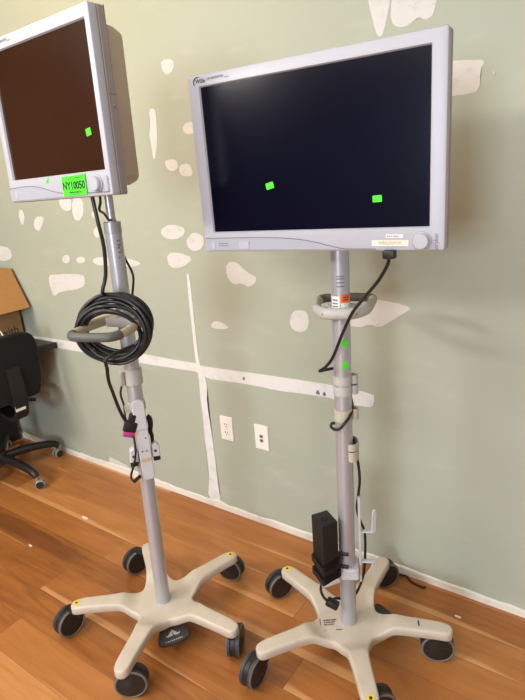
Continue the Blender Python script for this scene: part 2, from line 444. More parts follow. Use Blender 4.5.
# joint compound patches and seam tape on the wall
PATCHES = [
  [(-0.758,1.975),(-0.685,1.959),(-0.688,1.93),(-0.709,1.85),(-0.723,1.842),(-0.736,1.86),(-0.757,1.94)] ,
  [(-0.682,1.953),(-0.558,1.926),(-0.557,1.902),(-0.567,1.866),(-0.591,1.859),(-0.606,1.874),(-0.636,1.854),(-0.667,1.857),(-0.685,1.872),(-0.69,1.896)] ,
  [(-0.546,1.75),(-0.501,1.746),(-0.437,1.739),(-0.426,1.728),(-0.436,1.716),(-0.435,1.664),(-0.47,1.658),(-0.504,1.658),(-0.544,1.661)] ,
  [(-1.595,1.927),(-1.531,1.923),(-1.533,1.884),(-1.57,1.872),(-1.596,1.891)] ,
  [(-1.692,1.767),(-1.657,1.769),(-1.655,1.731),(-1.668,1.634),(-1.698,1.569),(-1.702,1.638),(-1.707,1.68),(-1.691,1.711)] ,
  [(-1.524,1.693),(-1.473,1.702),(-1.457,1.679),(-1.465,1.655),(-1.52,1.661)] ,
  [(-1.639,1.577),(-1.574,1.574),(-1.568,1.54),(-1.606,1.529),(-1.635,1.545)] ,
  [(-1.566,1.552),(-1.507,1.555),(-1.491,1.509),(-1.538,1.505),(-1.565,1.518)] ,
  [(-1.572,1.293),(-1.587,1.275),(-1.625,1.264),(-1.669,1.264),(-1.701,1.275),(-1.716,1.294),(-1.693,1.312),(-1.659,1.323),(-1.616,1.322),(-1.579,1.311)] ,
  [(-1.475,1.253),(-1.487,1.231),(-1.513,1.217),(-1.544,1.216),(-1.565,1.23),(-1.574,1.253),(-1.557,1.275),(-1.533,1.289),(-1.503,1.289),(-1.478,1.275)] ,
  [(-1.696,1.203),(-1.623,1.21),(-1.54,1.188),(-1.609,1.145),(-1.685,1.143)] ,
  [(-1.372,1.174),(-1.322,1.178),(-1.279,1.142),(-1.219,1.115),(-1.269,1.078),(-1.299,1.094),(-1.351,1.086),(-1.378,1.121)] ,
  [(-1.481,0.92),(-1.443,0.931),(-1.399,0.913),(-1.396,0.899),(-1.487,0.893)] ,
  [(-1.082,0.999),(-1.024,1.009),(-1.006,0.98),(-1.015,0.932),(-1.062,0.92),(-1.096,0.941)] ,
  [(-0.748,1.068),(-0.685,1.061),(-0.615,1.047),(-0.657,1.02),(-0.69,0.995),(-0.735,0.969),(-0.768,0.979),(-0.807,0.962),(-0.851,0.967),(-0.835,1.006),(-0.786,1.041)] ,
  [(-2.726,1.415),(-2.688,1.411),(-2.684,1.368),(-2.719,1.327),(-2.736,1.369)] ,
  [(-2.595,1.373),(-2.514,1.376),(-2.539,1.337),(-2.581,1.299),(-2.623,1.324)] ,
  [(-2.371,1.458),(-2.273,1.455),(-2.282,1.406),(-2.324,1.392),(-2.368,1.416)] ,
  [(-2.268,1.454),(-2.188,1.451),(-2.198,1.378),(-2.25,1.344),(-2.287,1.367)] ,
  [(-2.139,1.39),(-2.104,1.382),(-2.113,1.35),(-2.146,1.364)] ,
  [(-2.088,1.296),(-2.098,1.281),(-2.117,1.271),(-2.137,1.271),(-2.149,1.281),(-2.154,1.296),(-2.141,1.312),(-2.124,1.321),(-2.105,1.321),(-2.089,1.311)] ,
  [(-2.366,1.165),(-2.375,1.152),(-2.394,1.144),(-2.415,1.144),(-2.428,1.151),(-2.432,1.164),(-2.42,1.177),(-2.403,1.185),(-2.383,1.185),(-2.367,1.178)] ,
  [(-2.247,1.163),(-2.257,1.153),(-2.277,1.147),(-2.299,1.146),(-2.314,1.152),(-2.321,1.162),(-2.308,1.172),(-2.29,1.178),(-2.268,1.179),(-2.25,1.173)] ,
  [(-2.197,1.169),(-2.135,1.18),(-2.008,1.183),(-1.938,1.175),(-1.848,1.16),(-1.908,1.139),(-2.004,1.141),(-2.104,1.139),(-2.177,1.142)] ,
  [(-2.581,1.074),(-2.499,1.084),(-2.286,1.095),(-2.274,1.06),(-2.307,1.02),(-2.502,0.994),(-2.562,0.96),(-2.578,1.005)] ,
  [(-3.097,1.24),(-2.979,1.226),(-2.883,1.214),(-2.877,1.157),(-2.97,1.139),(-3.011,1.146),(-3.134,1.154)] ,
  [(-2.351,0.073),(-2.274,0.068),(-2.199,0.053),(-2.146,0.032),(-2.203,-0.012),(-2.325,-0.008)] ,
  [(-0.398,1.699),(-0.399,1.696),(-0.401,1.694),(-0.403,1.694),(-0.405,1.697),(-0.406,1.7),(-0.405,1.703),(-0.404,1.705),(-0.401,1.704),(-0.399,1.702)] ,
]

TAPE = [(-1.696,.72),(-1.591,.723),(-1.581,.714),(-1.45,.717),(-1.306,.722),(-1.1,.727),(-.915,.73),(-.757,.723),(-.754,.70),(-.762,.67),(-.80,.667),(-.853,.664),(-.9,.673),(-.949,.677),(-1.06,.672),(-1.177,.665),(-1.27,.669),(-1.372,.667),(-1.46,.662),(-1.544,.66),(-1.585,.684),(-1.703,.68),(-1.926,.674),(-2.263,.676),(-2.6,.672),(-3.0,.67),(-3.6,.67),(-3.6,.712),(-3.0,.715),(-2.6,.723),(-1.91,.724)]
VTAPE = [(-1.593,1.122),(-1.575,1.123),(-1.578,.9),(-1.58,.721),(-1.552,.662),(-1.546,.63),(-1.55,.589),(-1.559,.551),(-1.552,.4),(-1.545,.235),(-1.548,.12),(-1.54,.03),(-1.625,.03),(-1.60,.14),(-1.597,.281),(-1.598,.38),(-1.593,.478),(-1.596,.56),(-1.591,.647),(-1.599,.719),(-1.597,.9)]
def chaikin(p, n=2):
    for _ in range(n):
        q = []
        for i in range(len(p)):
            a, b = p[i], p[(i + 1) % len(p)]
            q += [(a[0] * .75 + b[0] * .25, a[1] * .75 + b[1] * .25), (a[0] * .25 + b[0] * .75, a[1] * .25 + b[1] * .75)]
        p = q
    return p
def on_wall(poly, t, name, m, ch=2, jit=.001):
    p = chaikin(poly, ch) if ch else poly
    if name[0] == 'j': p = [(a + rnd.uniform(-jit, jit), b + rnd.uniform(-jit, jit)) for a, b in p]
    b = new(); n = len(p)
    vb = [b.verts.new((q[0], WY + .001, q[1])) for q in p]; vf = [b.verts.new((q[0], WY - t, q[1])) for q in p]
    for k in range(n): b.faces.new((vb[k], vb[(k + 1) % n], vf[(k + 1) % n], vf[k]))
    bmesh.ops.triangulate(b, faces=[b.faces.new(vf), b.faces.new(vb[::-1])])
    return struct(name, b, m, 0, wall)
for i, p in enumerate(PATCHES): on_wall(p, .0008 + .00003 * i, 'joint_compound_patch', 'plaster', 2 if len(p) == 10 else 1)
on_wall(TAPE, .0019, 'seam_tape', 'tape', 1); on_wall(VTAPE, .0022, 'seam_tape', 'tape', 1)
for mx, mz, k in ((-1.337, .692, .5), (-.985, .690, .7), (-.957, .688, .6)):
    on_wall([(mx - .014 * k, mz - .012 * k), (mx + .016 * k, mz - .013 * k), (mx + .004, mz + .016 * k), (mx - .003, mz + .012 * k)], .0026, 'torn_tape_mark', 'greyink', 1)

# ================================================================== WALL PLATES
def plate(px, pz, name, label, cat):
    t = thing(name, (px, WY, pz - .057), label, cat, None)
    b = prism(new(), rrect(px - .035, px + .035, pz - .057, pz + .057, .003), .006, Matrix(((1, 0, 0, 0), (0, 0, -1, WY), (0, 1, 0, 0), (0, 0, 0, 1))), inset=.002)
    obj('cover_plate', b, 'plate', t)
    return t
def wall_mtx(px, pz, d): return Matrix(((1, 0, 0, px), (0, 0, -1, WY - d), (0, 1, 0, pz), (0, 0, 0, 1)))
px, pz = -1.4569, .437
t = plate(px, pz, 'power_outlet', 'white duplex power outlet on the green wall, left of the two cover plates', 'outlet')
for s in (-1, 1):
    c = wall_mtx(px, pz + s * .0195, .006)
    f = obj('receptacle', prism(new(), rrect(-.0165, .0165, -.0135, .0135, .009), .0015, c, inset=.0006), 'plate', t)
    b = new()
    for dx, h in ((-.0065, .009), (.0065, .007)): box(b, (px + dx, WY - .0077, pz + s * .0195 + .003), (.0024, .0012, h))
    box(b, (px, WY - .0077, pz + s * .0195 - .0075), (.005, .0012, .0045), .001, 1)
    obj('slots', b, 'slot', f, 0)
obj('screw', lathe(new(), [(.003, 0), (.003, .001), (.0015, .0018), (0, .0018)], wall_mtx(px, pz, .006), 12), 'steel', t)
px, pz = -1.2678, .4358
t = plate(px, pz, 'data_outlet', 'white wall plate with two small dark jacks, right of the power outlet', 'outlet')
for dz in (.0065, -.0135):
    j = obj('jack', prism(new(), rrect(-.0085, .0085, -.0075, .0075, .0015), .0014, wall_mtx(px, pz + dz, .006), inset=.0005), 'castergrey', t)
    obj('socket_hole', box(new(), (px, WY - .0076, pz + dz), (.009, .0012, .007)), 'slot', j, 0)
for dz in (.042, -.042):
    obj('screw', lathe(new(), [(.003, 0), (.003, .001), (.0015, .0018), (0, .0018)], wall_mtx(px, pz + dz, .006), 12), 'plate', t)

# ================================================================== MONITORS
def mon_matrix(c, yaw, tilt, roll):
    rr = Vector((math.cos(yaw), math.sin(yaw), 0)); n = Vector((math.sin(yaw), -math.cos(yaw), 0)); z = Vector((0, 0, 1))
    up = z * math.cos(tilt) - n * math.sin(tilt)
    a = rr * math.cos(roll) + up * math.sin(roll); bb = -rr * math.sin(roll) + up * math.cos(roll)
    w = a.cross(bb)
    m = Matrix((a, bb, w)).transposed().to_4x4(); m.translation = Vector(c); return m

def monitor(mm, outer, sw, sh, label, glass, depth, rear, yaw_mount):
    u0, u1, v0, v1 = outer
    t = thing('flat_panel_monitor', mm @ Vector((0, v0, -depth)), label, 'monitor', None)
    def R(d, w, r=.006, o=outer): return [Vector((p[0], p[1], w)) for p in rrect(o[0] + d, o[1] - d, o[2] + d, o[3] - d, max(.002, r - d))]
    inner = (-sw, sw, -sh, sh)
    b = loft(new(), [R(.012, -depth), R(.0, -depth + .006), R(0, -.026), R(.0015, -.0245), R(.0015, -.0225), R(0, -.021), R(0, -.005), R(.0015, -.0015), R(.005, 0), R(0, 0, .003, inner), R(.0025, -.005, .003, inner)], True, False,
             [1, 1, 1, 1, 1, 0, 0, 0, 0, 0])
    obj('housing', xf(b, mm), ['bezel', 'side'], t, 40)
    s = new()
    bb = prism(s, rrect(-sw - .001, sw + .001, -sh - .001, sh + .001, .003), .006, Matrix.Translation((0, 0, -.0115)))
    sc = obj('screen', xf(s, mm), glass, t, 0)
    o2 = rear
    b = loft(new(), [R(0, -depth + .004, .03, o2), R(.004, -depth - .03, .03, o2), R(.012, -depth - .052, .03, o2), R(.04, -depth - .062, .05, o2)])
    rh = obj('rear_housing', xf(b, mm), 'rear', t, 40)
    b = new()
    for k in range(9):
        box(b, (-.12 + k * .03, o2[3] - .03, -depth - .0605), (.016, .004, .006), .001, 1)
    obj('vent', xf(b, mm), 'slot', rh)
    return t, sc

A1 = (-1.2568, 1.0146); A2 = (-.6653, 1.2553)
M1 = mon_matrix((-1.2485, .887, 1.6821), -.0228, .0285, .0087)
M2 = mon_matrix((-.673, 1.1423, 1.5315), .0885, .0027, .0048)
O1 = (-.221, .212, -.212, .184); O2 = (-.311, .310, -.2235, .201)
mon1, scr1 = monitor(M1, O1, .1962, .1567, 'smaller grey monitor at left with a green number sticker under its screen, brown with painted glare', 'screen_glare', .050, (-.19, .205, -.195, .16), 0)
mon2, scr2 = monitor(M2, O2, .2793, .1751, 'wide grey monitor with a near-black screen, on the right-hand pole', 'screen', .042, (-.24, .24, -.17, .16), 0)

def decal(parent, m, poly, mtx, z, name, label=None, th=.0006):
    o = obj(name, xf(prism(new(), poly, th, Matrix.Translation((0, 0, z))), mtx), m, parent, 0)
    if label: o['label'] = label
    return o
def T(x, y, z=0., rz=0.): return Matrix.Translation((x, y, z)) @ Matrix.Rotation(rz, 4, 'Z')
def rect(w, h, r=.001): return rrect(-w / 2, w / 2, -h / 2, h / 2, r, 2)

# --- right monitor trim
sw_ = [(-.3045, -.1885), (-.2, -.1885), (-.12, -.189), (-.06, -.192), (-.02, -.1965), (.02, -.204), (.055, -.2125), (.085, -.2185)]
cur = catmull([(a, b, 0) for a, b in sw_], 4)
poly = [(p.x, p.y) for p in cur] + [(.07, -.2195), (-.3, -.2195), (-.3045, -.214)]
obj('control_panel', xf(prism(new(), poly, .0018, Matrix.Translation((0, 0, -.0002)), inset=.0006), M2), 'panel', mon2)
obj('groove_line', xf(tube(new(), [(p.x, p.y, .0012) for p in cur] + [(.16, -.2188, .001)], .0011, 6), M2), 'groove', mon2)
def knob(parent, mtx, u, v, r):
    k = obj('knob', xf(lathe(new(), [(r * 1.12, 0), (r * 1.12, .002), (r, .003), (r * .97, .010), (r * .86, .0125), (0, .013)], T(u, v)), mtx), 'bezel', parent, 30)
    obj('knob_shade_ring', xf(lathe(new(), [(r * 1.2, -.0004), (r * 1.2, .0004), (r * 1.1, .0006), (0, .0006)], T(u, v)), mtx), 'side', k)  # darker disc paints the shading round the knob's edge
knob(mon2, M2, .262, -.203, .0175)
obj('button', xf(prism(new(), rect(.03, .02, .003), .0015, T(-.187, -.2065, .0014), inset=.0006), M2), 'bezel', mon2)
obj('round_button', xf(prism(new(), rrect(-.007, .007, -.010, .010, .0065), .0015, T(-.282, -.2065, .0014), inset=.0006), M2), 'bezel', mon2)
b = new(); strokes(b, -.264, -.235, -.202, .003, M2 @ T(0, 0, .0018), 6, 2); strokes(b, -.264, -.235, -.2075, .003, M2 @ T(0, 0, .0018), 6, 3); obj('lettering', b, 'greyink', mon2, 0)
obj('button_mark', strokes(new(), -.172, -.166, -.2035, .003, M2 @ T(0, 0, .0018), 1, 4), 'greyink', mon2, 0)
def logo(parent, mtx, u, v, k):
    b = new()
    arc = [(u + .011 * k * math.cos(a) * 1.25, v + .013 * k * math.sin(a) - .004, .0006) for a in [math.radians(d) for d in range(60, 215, 10)]]
    tube(b, arc, .0009 * k, 6, radii=[.0004 + .0013 * k * (i / (len(arc) - 1)) * (1.15 - i / (len(arc) - 1)) * 2.2 for i in range(len(arc))])
    xf(b, mtx)
    text(b, 'WiSe', .0145 * k, mtx @ T(u + .008 * k, v - .002, .0006), .02, .2)
    obj('emblem', b, 'ink', parent, 0)
    b = text(new(), 'HD MONITOR', .0085 * k, mtx @ T(u + .058 * k, v + .0005, .0006), .02, .3, 1.0)
    strokes(b, u + .088 * k, u + .103 * k, v - .003, .002, mtx, 3, 5, .0006)
    obj('lettering', b, 'greyink', parent, 0)
logo(mon2, M2, -.28, .188, .88)
b = text(new(), 'stryker', .0125, M2 @ T(.2925, -.2045, .0006, PI / 2), .01)
obj('lettering', b, 'greyink', mon2, 0)
l = decal(mon2, 'cream_label', rect(.082, .0125), M2 @ T(.192, -.2065, 0, -.01), .0003, 'tape_label', 'cream tape label reading WIRELESS PGM')
obj('lettering', text(new(), 'WIRELESS/PGM', .0092, M2 @ T(.192, -.2065, .0012, -.01), .0, 0, .86), 'tan_text', l, 0)
l = decal(mon2, 'paper', rect(.038, .0075), M2 @ T(.202, -.1915, 0, -.02), .0003, 'tape_label')
b = strokes(new(), -.016, .012, 0, .003, M2 @ T(.202, -.1915, .0012, -.02), 6, 9); obj('lettering', b, 'greyink', l, 0)
for u, v, w, h, a in ((-.1035, -.067, .021, .015, .22), (.163, -.1105, .021, .0145, 0.03)):
    l = decal(scr2, 'green', rect(w, h), M2 @ T(u, v, -.0052, a), 0, 'green_sticker')
    # sub-part depth is already thing > part > sub-part

# --- left monitor trim
sw_ = [(-.2185, -.1755), (-.16, -.1735), (-.12, -.174), (-.085, -.1775), (-.05, -.1845), (-.015, -.193), (.03, -.2)]
cur = catmull([(a, b, 0) for a, b in sw_], 4)
poly = [(p.x, p.y) for p in cur] + [(.03, -.208), (-.214, -.208), (-.2185, -.203)]
obj('control_panel', xf(prism(new(), poly, .0018, Matrix.Translation((0, 0, -.0002)), inset=.0006), M1), 'panel', mon1)
obj('groove_line', xf(tube(new(), [(p.x, p.y, .0012) for p in cur] + [(.1, -.2025, .001), (.2, -.2035, .001)], .0011, 6), M1), 'groove', mon1)
knob(mon1, M1, .161, -.184, .0175)
obj('round_button', xf(prism(new(), rrect(-.006, .006, -.010, .010, .0055), .0015, T(-.187, -.193, .0014), inset=.0006), M1), 'bezel', mon1)
logo(mon1, M1, -.19, .172, .92)
obj('lettering', text(new(), 'stryker', .0125, M1 @ T(.2, -.186, .0006, PI / 2), .01), 'greyink', mon1, 0)
l = decal(mon1, 'green', [(.0275, -.161), (.0275, -.2075), (.1205, -.2055), (.1215, -.1585)][::-1], M1, .0024, 'number_sticker', 'bright green sticker reading NY10050')
b = text(new(), 'NY10050', .0255, M1 @ T(.0735, -.1835, .0036), .03, 0, .9)
strokes(b, .064, .069, -.1648, .004, M1 @ T(0, 0, .0033), 1, 3); strokes(b, .074, .112, -.1655, .0022, M1 @ T(0, 0, .0033), 8, 4)
strokes(b, .052, .1, -.1985, .004, M1 @ T(0, 0, .0033), 8, 5); strokes(b, .064, .09, -.2035, .0018, M1 @ T(0, 0, .0033), 4, 6)
obj('lettering', b, 'ink', l, 0)
decal(scr1, 'green', rect(.018, .016), M1 @ T(.149, -.069, -.0052, .15), 0, 'green_sticker')
decal(mon1, 'green', [(-.047, -.17), (-.034, -.171), (-.028, -.159), (-.036, -.1605)], M1, .0003, 'green_sticker')
b = new()   # side panel seam and screw on the right flank
box(b, (.2123, .005, -.036), (.001, .0012, .026)); box(b, (.2123, .095, -.043), (.001, .18, .0012))
obj('seam', xf(b, M1), 'groove', mon1, 0)
obj('side_screw', xf(lathe(new(), [(.0035, 0), (.0035, .0008), (.002, .0015), (0, .0015)], Matrix.Translation((.212, -.02, -.036)) @ Matrix.Rotation(PI / 2, 4, 'Y')), M1), 'steel', mon1)

# ================================================================== ROLLING STANDS
def star_profile(R, hw=.0245, xv=.078):
    """half outline of one arm in arm coordinates (x out, y side)"""
    pts = []
    n = 22
    for i in range(n):
        x = xv + (R - hw - xv) * i / (n - 1)
        y = hw + .005 * (1 - i / (n - 1)) + (.0566 - hw - .005) * math.exp(-((x - xv) / .036) ** 1.5)
        pts.append((x, y))
    for k in range(1, 7):
        a = PI / 2 * (1 - k / 7.)
        pts.append((R - hw + hw * math.cos(a), hw * math.sin(a)))
    return pts
def ss(a, b, x):
    t = min(1, max(0, (x - a) / (b - a))); return t * t * (3 - 2 * t)
def base_mesh(c, rot, R=.318, zh=.113, zt=.139, th=.032):
    half = star_profile(R); n = len(half)
    ring = []      # (arm, side, idx)
    for arm in range(5):
        for i in range(n): ring.append((arm, -1, i))
        for i in range(n - 1, -1, -1): ring.append((arm, 1, i))
    P = []
    for arm, s, i in ring:
        a = rot + arm * 2 * PI / 5; x, y = half[i][0], half[i][1] * s
        P.append(Vector((x * math.cos(a) - y * math.sin(a), x * math.sin(a) + y * math.cos(a))))
    N = len(P)
    for _ in range(5): P = [(P[k - 1] + P[k] * 2 + P[(k + 1) % N]) / 4 for k in range(N)]
    nor = []
    for k in range(N):
        t_ = (P[(k + 1) % N] - P[k - 1]).normalized(); nor.append(Vector((-t_.y, t_.x)))
    bm = new()
    lev = [(.004, -th), (0, -th + .004), (0, -.006), (.0012, -.0028), (.0035, -.0007), (.008, 0)]
    rings = []
    for d, dz in lev:
        rr = []
        for k in range(N):
            q = P[k] + nor[k] * d
            L_ = P[k].length
            z = zh + (zt - zh) * ss(.098, .152, L_) - .004 * ss(.26, .318, L_) + dz
            rr.append(bm.verts.new((c[0] + q.x, c[1] + q.y, z)))
        rings.append(rr)
    for A, B in zip(rings, rings[1:]):
        for k in range(N): bm.faces.new((A[k], A[(k + 1) % N], B[(k + 1) % N], B[k]))
    for rr, flip in ((rings[-1], False), (rings[0], True)):
        hub = []
        for arm in range(5):
            o = arm * 2 * n; L = rr[o:o + n]; Rr = rr[o + n:o + 2 * n][::-1]
            for i in range(n - 1):
                f = (L[i], L[i + 1], Rr[i + 1], Rr[i]); bm.faces.new(f[::-1] if flip else f)
            hub += [L[0], Rr[0]]
        f = bm.faces.new(hub[::-1] if flip else hub)
    bmesh.ops.triangulate(bm, faces=[f for f in bm.faces if len(f.verts) > 4])
    return bm

def caster(root, stem, face, axle_az, zt):
    """twin-wheel swivel caster: hood (part) with two wheels (sub-parts)"""
    a = math.radians(axle_az); ax = Vector((math.cos(a), math.sin(a), 0)); fw = Vector((-ax.y, ax.x, 0))
    S = Vector((stem[0], stem[1], 0)); Cc = Vector((face[0], face[1], .051)) - ax * .018
    if fw.dot(S - Cc) > 0: fw = -fw
    b = new()
    lathe(b, [(.013, .088), (.013, zt - .03), (.007, zt - .028), (.007, zt - .012)], Matrix.Translation(S), 14)
    d = S - Cc; d.z = 0
    box(b, (Cc.x + d.x / 2, Cc.y + d.y / 2, .096), (max(.02, d.length + .016), .022, .016), .004, 2, Matrix.Rotation(math.atan2(d.y, d.x), 3, 'Z'))
    prof = [(math.cos(math.radians(-20 + 220 * k / 14)) * .049, math.sin(math.radians(-20 + 220 * k / 14)) * .049) for k in range(15)]
    m = basis(Cc - ax * .007, fw, (0, 0, 1))
    prism(b, prof, .014 * (1 if m.to_3x3().col[2].dot(ax) > 0 else -1), m)
    h = obj('caster', b, 'black', root, 35)
    for s in (-1, 1):
        w = lathe(new(), [(.040, 0), (.047, .001), (.0508, .004), (.051, .008), (.0508, .0125), (.0488, .0148), (.0455, .0158), (.044, .0142), (.038, .0146), (.016, .0170), (.012, .0185), (0, .0185)],
                  zto(ax * s, Cc + ax * s * .0062), 36, [0, 0, 0, 0, 2, 2, 2, 1, 1, 1, 1])
        obj('wheel', w, ['tyre', 'hubcap', 'rim'], h, 30)

def stand(c, rot, axles, label, lean=(0, 0)):
    t = thing('rolling_stand', (c[0], c[1], 0), label, 'monitor stand', None)
    obj('star_base', base_mesh(c, rot), 'base', t, 50)
    for i in range(5):
        a = rot + i * 2 * PI / 5
        fx, fy, az = axles[i]
        caster(t, (c[0] + .289 * math.cos(a), c[1] + .289 * math.sin(a)), (fx, fy), az, .135)
    obj('counterweight', lathe(new(), [(.0, .048), (.064, .048), (.07, .055), (.07, .076), (.06, .086), (0, .086)], Matrix.Translation((c[0], c[1], 0)), 32), 'black', t)
    return t
def hubmark(t, pts): pass

st1 = stand(A1, .0417, [(-.960, 1.061, 26), (-1.203, 1.305, -78), (-1.548, 1.155, -12), (-1.517, .815, -4), (-1.147, .754, -50)], 'silver pole stand on the left, black cable looped on its handle, under the smaller monitor')
st2 = stand(A2, .3476, [(-.408, 1.349, -65), (-.668, 1.572, -35), (-.975, 1.331, -27), (-.838, .990, 0), (-.478, 1.072, -40)], 'silver pole stand on the right, power brick strapped low, under the wide monitor')

def ax1(z): return Vector((A1[0] + .0095 * (z - .1), A1[1] + .0155 * (z - .1), z))
def ax2(z): return Vector((A2[0] + .0058 * (z - .1), A2[1] + .0031 * (z - .1), z))
def pole(name, fn, z0, z1, r, m, root, bev=.003):
    d = fn(z1) - fn(z0); L = d.length
    return obj(name, lathe(new(), [(r - bev, 0), (r, bev * .6), (r, L - bev), (r - bev, L)], zto(d, fn(z0)), 36), m, root)
def ring(name, fn, z0, z1, r, m, root, rin=.0230):
    d = fn(z1) - fn(z0); L = d.length
    b = new(); seg = 36
    mt = zto(d, fn(z0))
    pr = [(rin, 0), (r - .001, 0), (r, .001), (r, L - .001), (r - .001, L), (rin, L)]
    R_ = [[b.verts.new(mt @ Vector((q * math.cos(2 * PI * k / seg), q * math.sin(2 * PI * k / seg), z))) for k in range(seg)] for q, z in pr]
    for i in range(len(R_)):
        A, B = R_[i], R_[(i + 1) % len(R_)]
        for k in range(seg): b.faces.new((A[k], A[(k + 1) % seg], B[(k + 1) % seg], B[k]))
    return obj(name, b, m, root)

# ---- left stand
p1 = pole('pole', ax1, .108, 1.395, .0232, 'chrome', st1)
ring('pole_collar', ax1, 1.366, 1.398, .0243, 'alu', st1, .0225)
pole('telescoping_rod', ax1, 1.38, 1.665, .0115, 'chrome', st1)
b = new(); m1b = M1 @ Matrix.Translation((0, 0, -.1))
box(b, (0, -.02, -.004), (.1, .1, .012), .002, 1); b = xf(b, m1b)
q = ax1(1.665); e = M1 @ Vector((0, -.02, -.105))
tube(b, [q + Vector((0, 0, -.02)), (q + e) / 2 + Vector((0, 0, -.012)), e], .017, 14)
lathe(b, [(.02, 0), (.021, .002), (.021, .05), (.018, .055)], zto((0, 0, 1), ax1(1.622)), 24)
obj('monitor_mount', b, 'rear', st1)
# ---- right stand
p2 = pole('pole', ax2, .108, 1.50, .0246, 'chrome', st2)
b = new(); box(b, (0, -.01, -.004), (.1, .1, .012), .002, 1); xf(b, M2 @ Matrix.Translation((0, 0, -.1)))
lathe(b, [(.0242, 0), (.028, .002), (.028, .09), (.024, .094), (.0, .094)], zto((0, 0, 1), ax2(1.452)), 28)
box(b, (ax2(1)[0], ax2(1)[1] - .012, 1.515), (.04, .03, .04), .004)
obj('monitor_mount', b, 'rear', st2)

# handles: D-shaped loop with dark grip, clamped on the pole
def handle(root, o, az, L, hw, m_arm, m_grip, m_clamp):
    a = math.radians(az); d = Vector((math.cos(a), math.sin(a), 0)); s = Vector((-d.y, d.x, 0)); O = Vector(o)
    g = lambda f, k, z=0: O + d * f + s * k + Vector((0, 0, z))
    loop = [g(-.034, .0005), g(-.030, -.034), g(.012, -hw * .9), g(.07, -hw * 1.02), g(L - .035, -hw * 1.06), g(L - .008, -hw * .9), g(L, -hw * .6), g(L + .003, 0), g(L, hw * .6), g(L - .008, hw * .9), g(L - .035, hw * 1.06), g(.07, hw * 1.02), g(.012, hw * .9), g(-.030, .034), g(-.034, -.0005)]
    P = catmull(loop, 6); n = len(P); i0, i1 = 4 * 6 + 2, n - 4 * 6 - 3
    b = tube(tube(new(), P[:i0 + 1], .0115, 14), P[i1:], .0115, 14)
    for v in b.verts: v.co.z = O.z + (v.co.z - O.z) * (1. + .35 * max(0, min(1, 1 - ((v.co - O).dot(d) - .02) / .09)))
    h = obj('handle', b, m_arm, root)
    obj('grip', tube(new(), P[i0 - 1:i1 + 2], .0128, 16), m_grip, h)
    b = new()
    prof = []
    for k in range(25):
        t = math.radians(90 + 180 * k / 24); prof.append((math.cos(t) * .034, math.sin(t) * .034))
    prof += [(.030, -.046), (.034, -.032), (.034, .032), (.030, .046)]
    m = Matrix((d, s, Vector((0, 0, 1)))).transposed().to_4x4(); m.translation = O - Vector((0, 0, .013))
    prism(b, prof, .026, m, inset=.003)
    c = obj('handle_clamp', b, m_clamp, root)
    for k in (-1, 1):
        bd = (d * -.6 + s * k * .8).normalized()
        obj('bolt', lathe(new(), [(.0042, 0), (.0042, .002), (0, .0025)], zto(bd, O + bd * .055), 12), 'slot', c)
    return h
handle(st1, ax1(1.117), -72, .178, .07, 'armgrip', 'darkgrip', 'clamp')
handle(st2, ax2(1.134), 111, .158, .072, 'clamp', 'darkgrip', 'clamp')

# labels printed on the poles (curved patches hugging the tube)
def pole_patch(fn, z0, z1, az0, az1, r, name, m, root, n=8):
    b = new(); rows = []
    for z in (z0, z1):
        o = fn(z); rows.append([b.verts.new((o[0] + r * math.cos(math.radians(az0 + (az1 - az0) * k / n)), o[1] + r * math.sin(math.radians(az0 + (az1 - az0) * k / n)), z)) for k in range(n + 1)])
    for k in range(n): b.faces.new((rows[0][k], rows[0][k + 1], rows[1][k + 1], rows[1][k]))
    return obj(name, b, m, root, 0)
v1 = -38; v2 = -62     # azimuth from each pole towards the viewer
for z, w in ((1.345, 20), (1.333, 26), (1.325, 14), (1.312, 24), (1.297, 10)):
    pole_patch(ax1, z, z + (.006 if w < 15 else .004), v1 + 14, v1 + 14 + w, .02345, 'printed_text', 'greyink', p1, 4)
for z in (1.202, 1.212, 1.222, 1.228): pole_patch(ax2, z, z + .003, v2 - 24, v2 + 26, .0249, 'printed_text', 'greyink', p2, 4)
l = pole_patch(ax2, 1.142, 1.178, v2 - 68, v2 - 6, .0249, 'white_label', 'paper', p2)
for z in (1.149, 1.157, 1.166): pole_patch(ax2, z, z + .004, v2 - 56, v2 - 18, .0251, 'printed_text', 'greyink', l, 4)
pole_patch(ax2, 1.142, 1.160, v2 + 2, v2 + 66, .0249, 'white_label', 'paper', p2)
l = pole_patch(ax2, 1.160, 1.182, v2 + 2, v2 + 66, .0250, 'orange_label', 'orange', p2)
for z in (1.167, 1.173): pole_patch(ax2, z, z + .0025, v2 + 14, v2 + 50, .0252, 'printed_text', 'slot', l, 4)
for z in (1.040, .978):
    pole_patch(ax2, z, z + .022, v2 + 2, v2 + 34, .0249, 'green_sticker', 'green', p2)

# ---- left stand lower fittings
V1 = Vector((math.cos(math.radians(v1)), math.sin(math.radians(v1)), 0)); S1 = Vector((-V1.y, V1.x, 0))
V2 = Vector((math.cos(math.radians(v2)), math.sin(math.radians(v2)), 0)); S2 = Vector((-V2.y, V2.x, 0))
def fr(fn, z, V, S): m = Matrix((S, Vector((0, 0, 1)), V)).transposed().to_4x4(); m.translation = fn(z); return m
c = ring('pole_clamp', ax1, .918, .966, .0285, 'clamp', st1)
b = box(new(), (0, 0, 0), (.014, .046, .022), .003, 2); obj('clamp_tab', xf(b, fr(ax1, .942, V1, S1) @ Matrix.Translation((-.032, 0, .008))), 'clamp', c)
c = ring('velcro_strap', ax1, .832, .858, .0262, 'strap', st1)
obj('strap_end', xf(box(new(), (0, 0, 0), (.016, .024, .004), .001, 1), fr(ax1, .845, V1, S1) @ Matrix.Translation((-.03, 0, .012))), 'strap', c)
m = fr(ax1, .725, V1, S1)
poly = rrect(-.0185, .0185, -.135, .135, .013, 6)
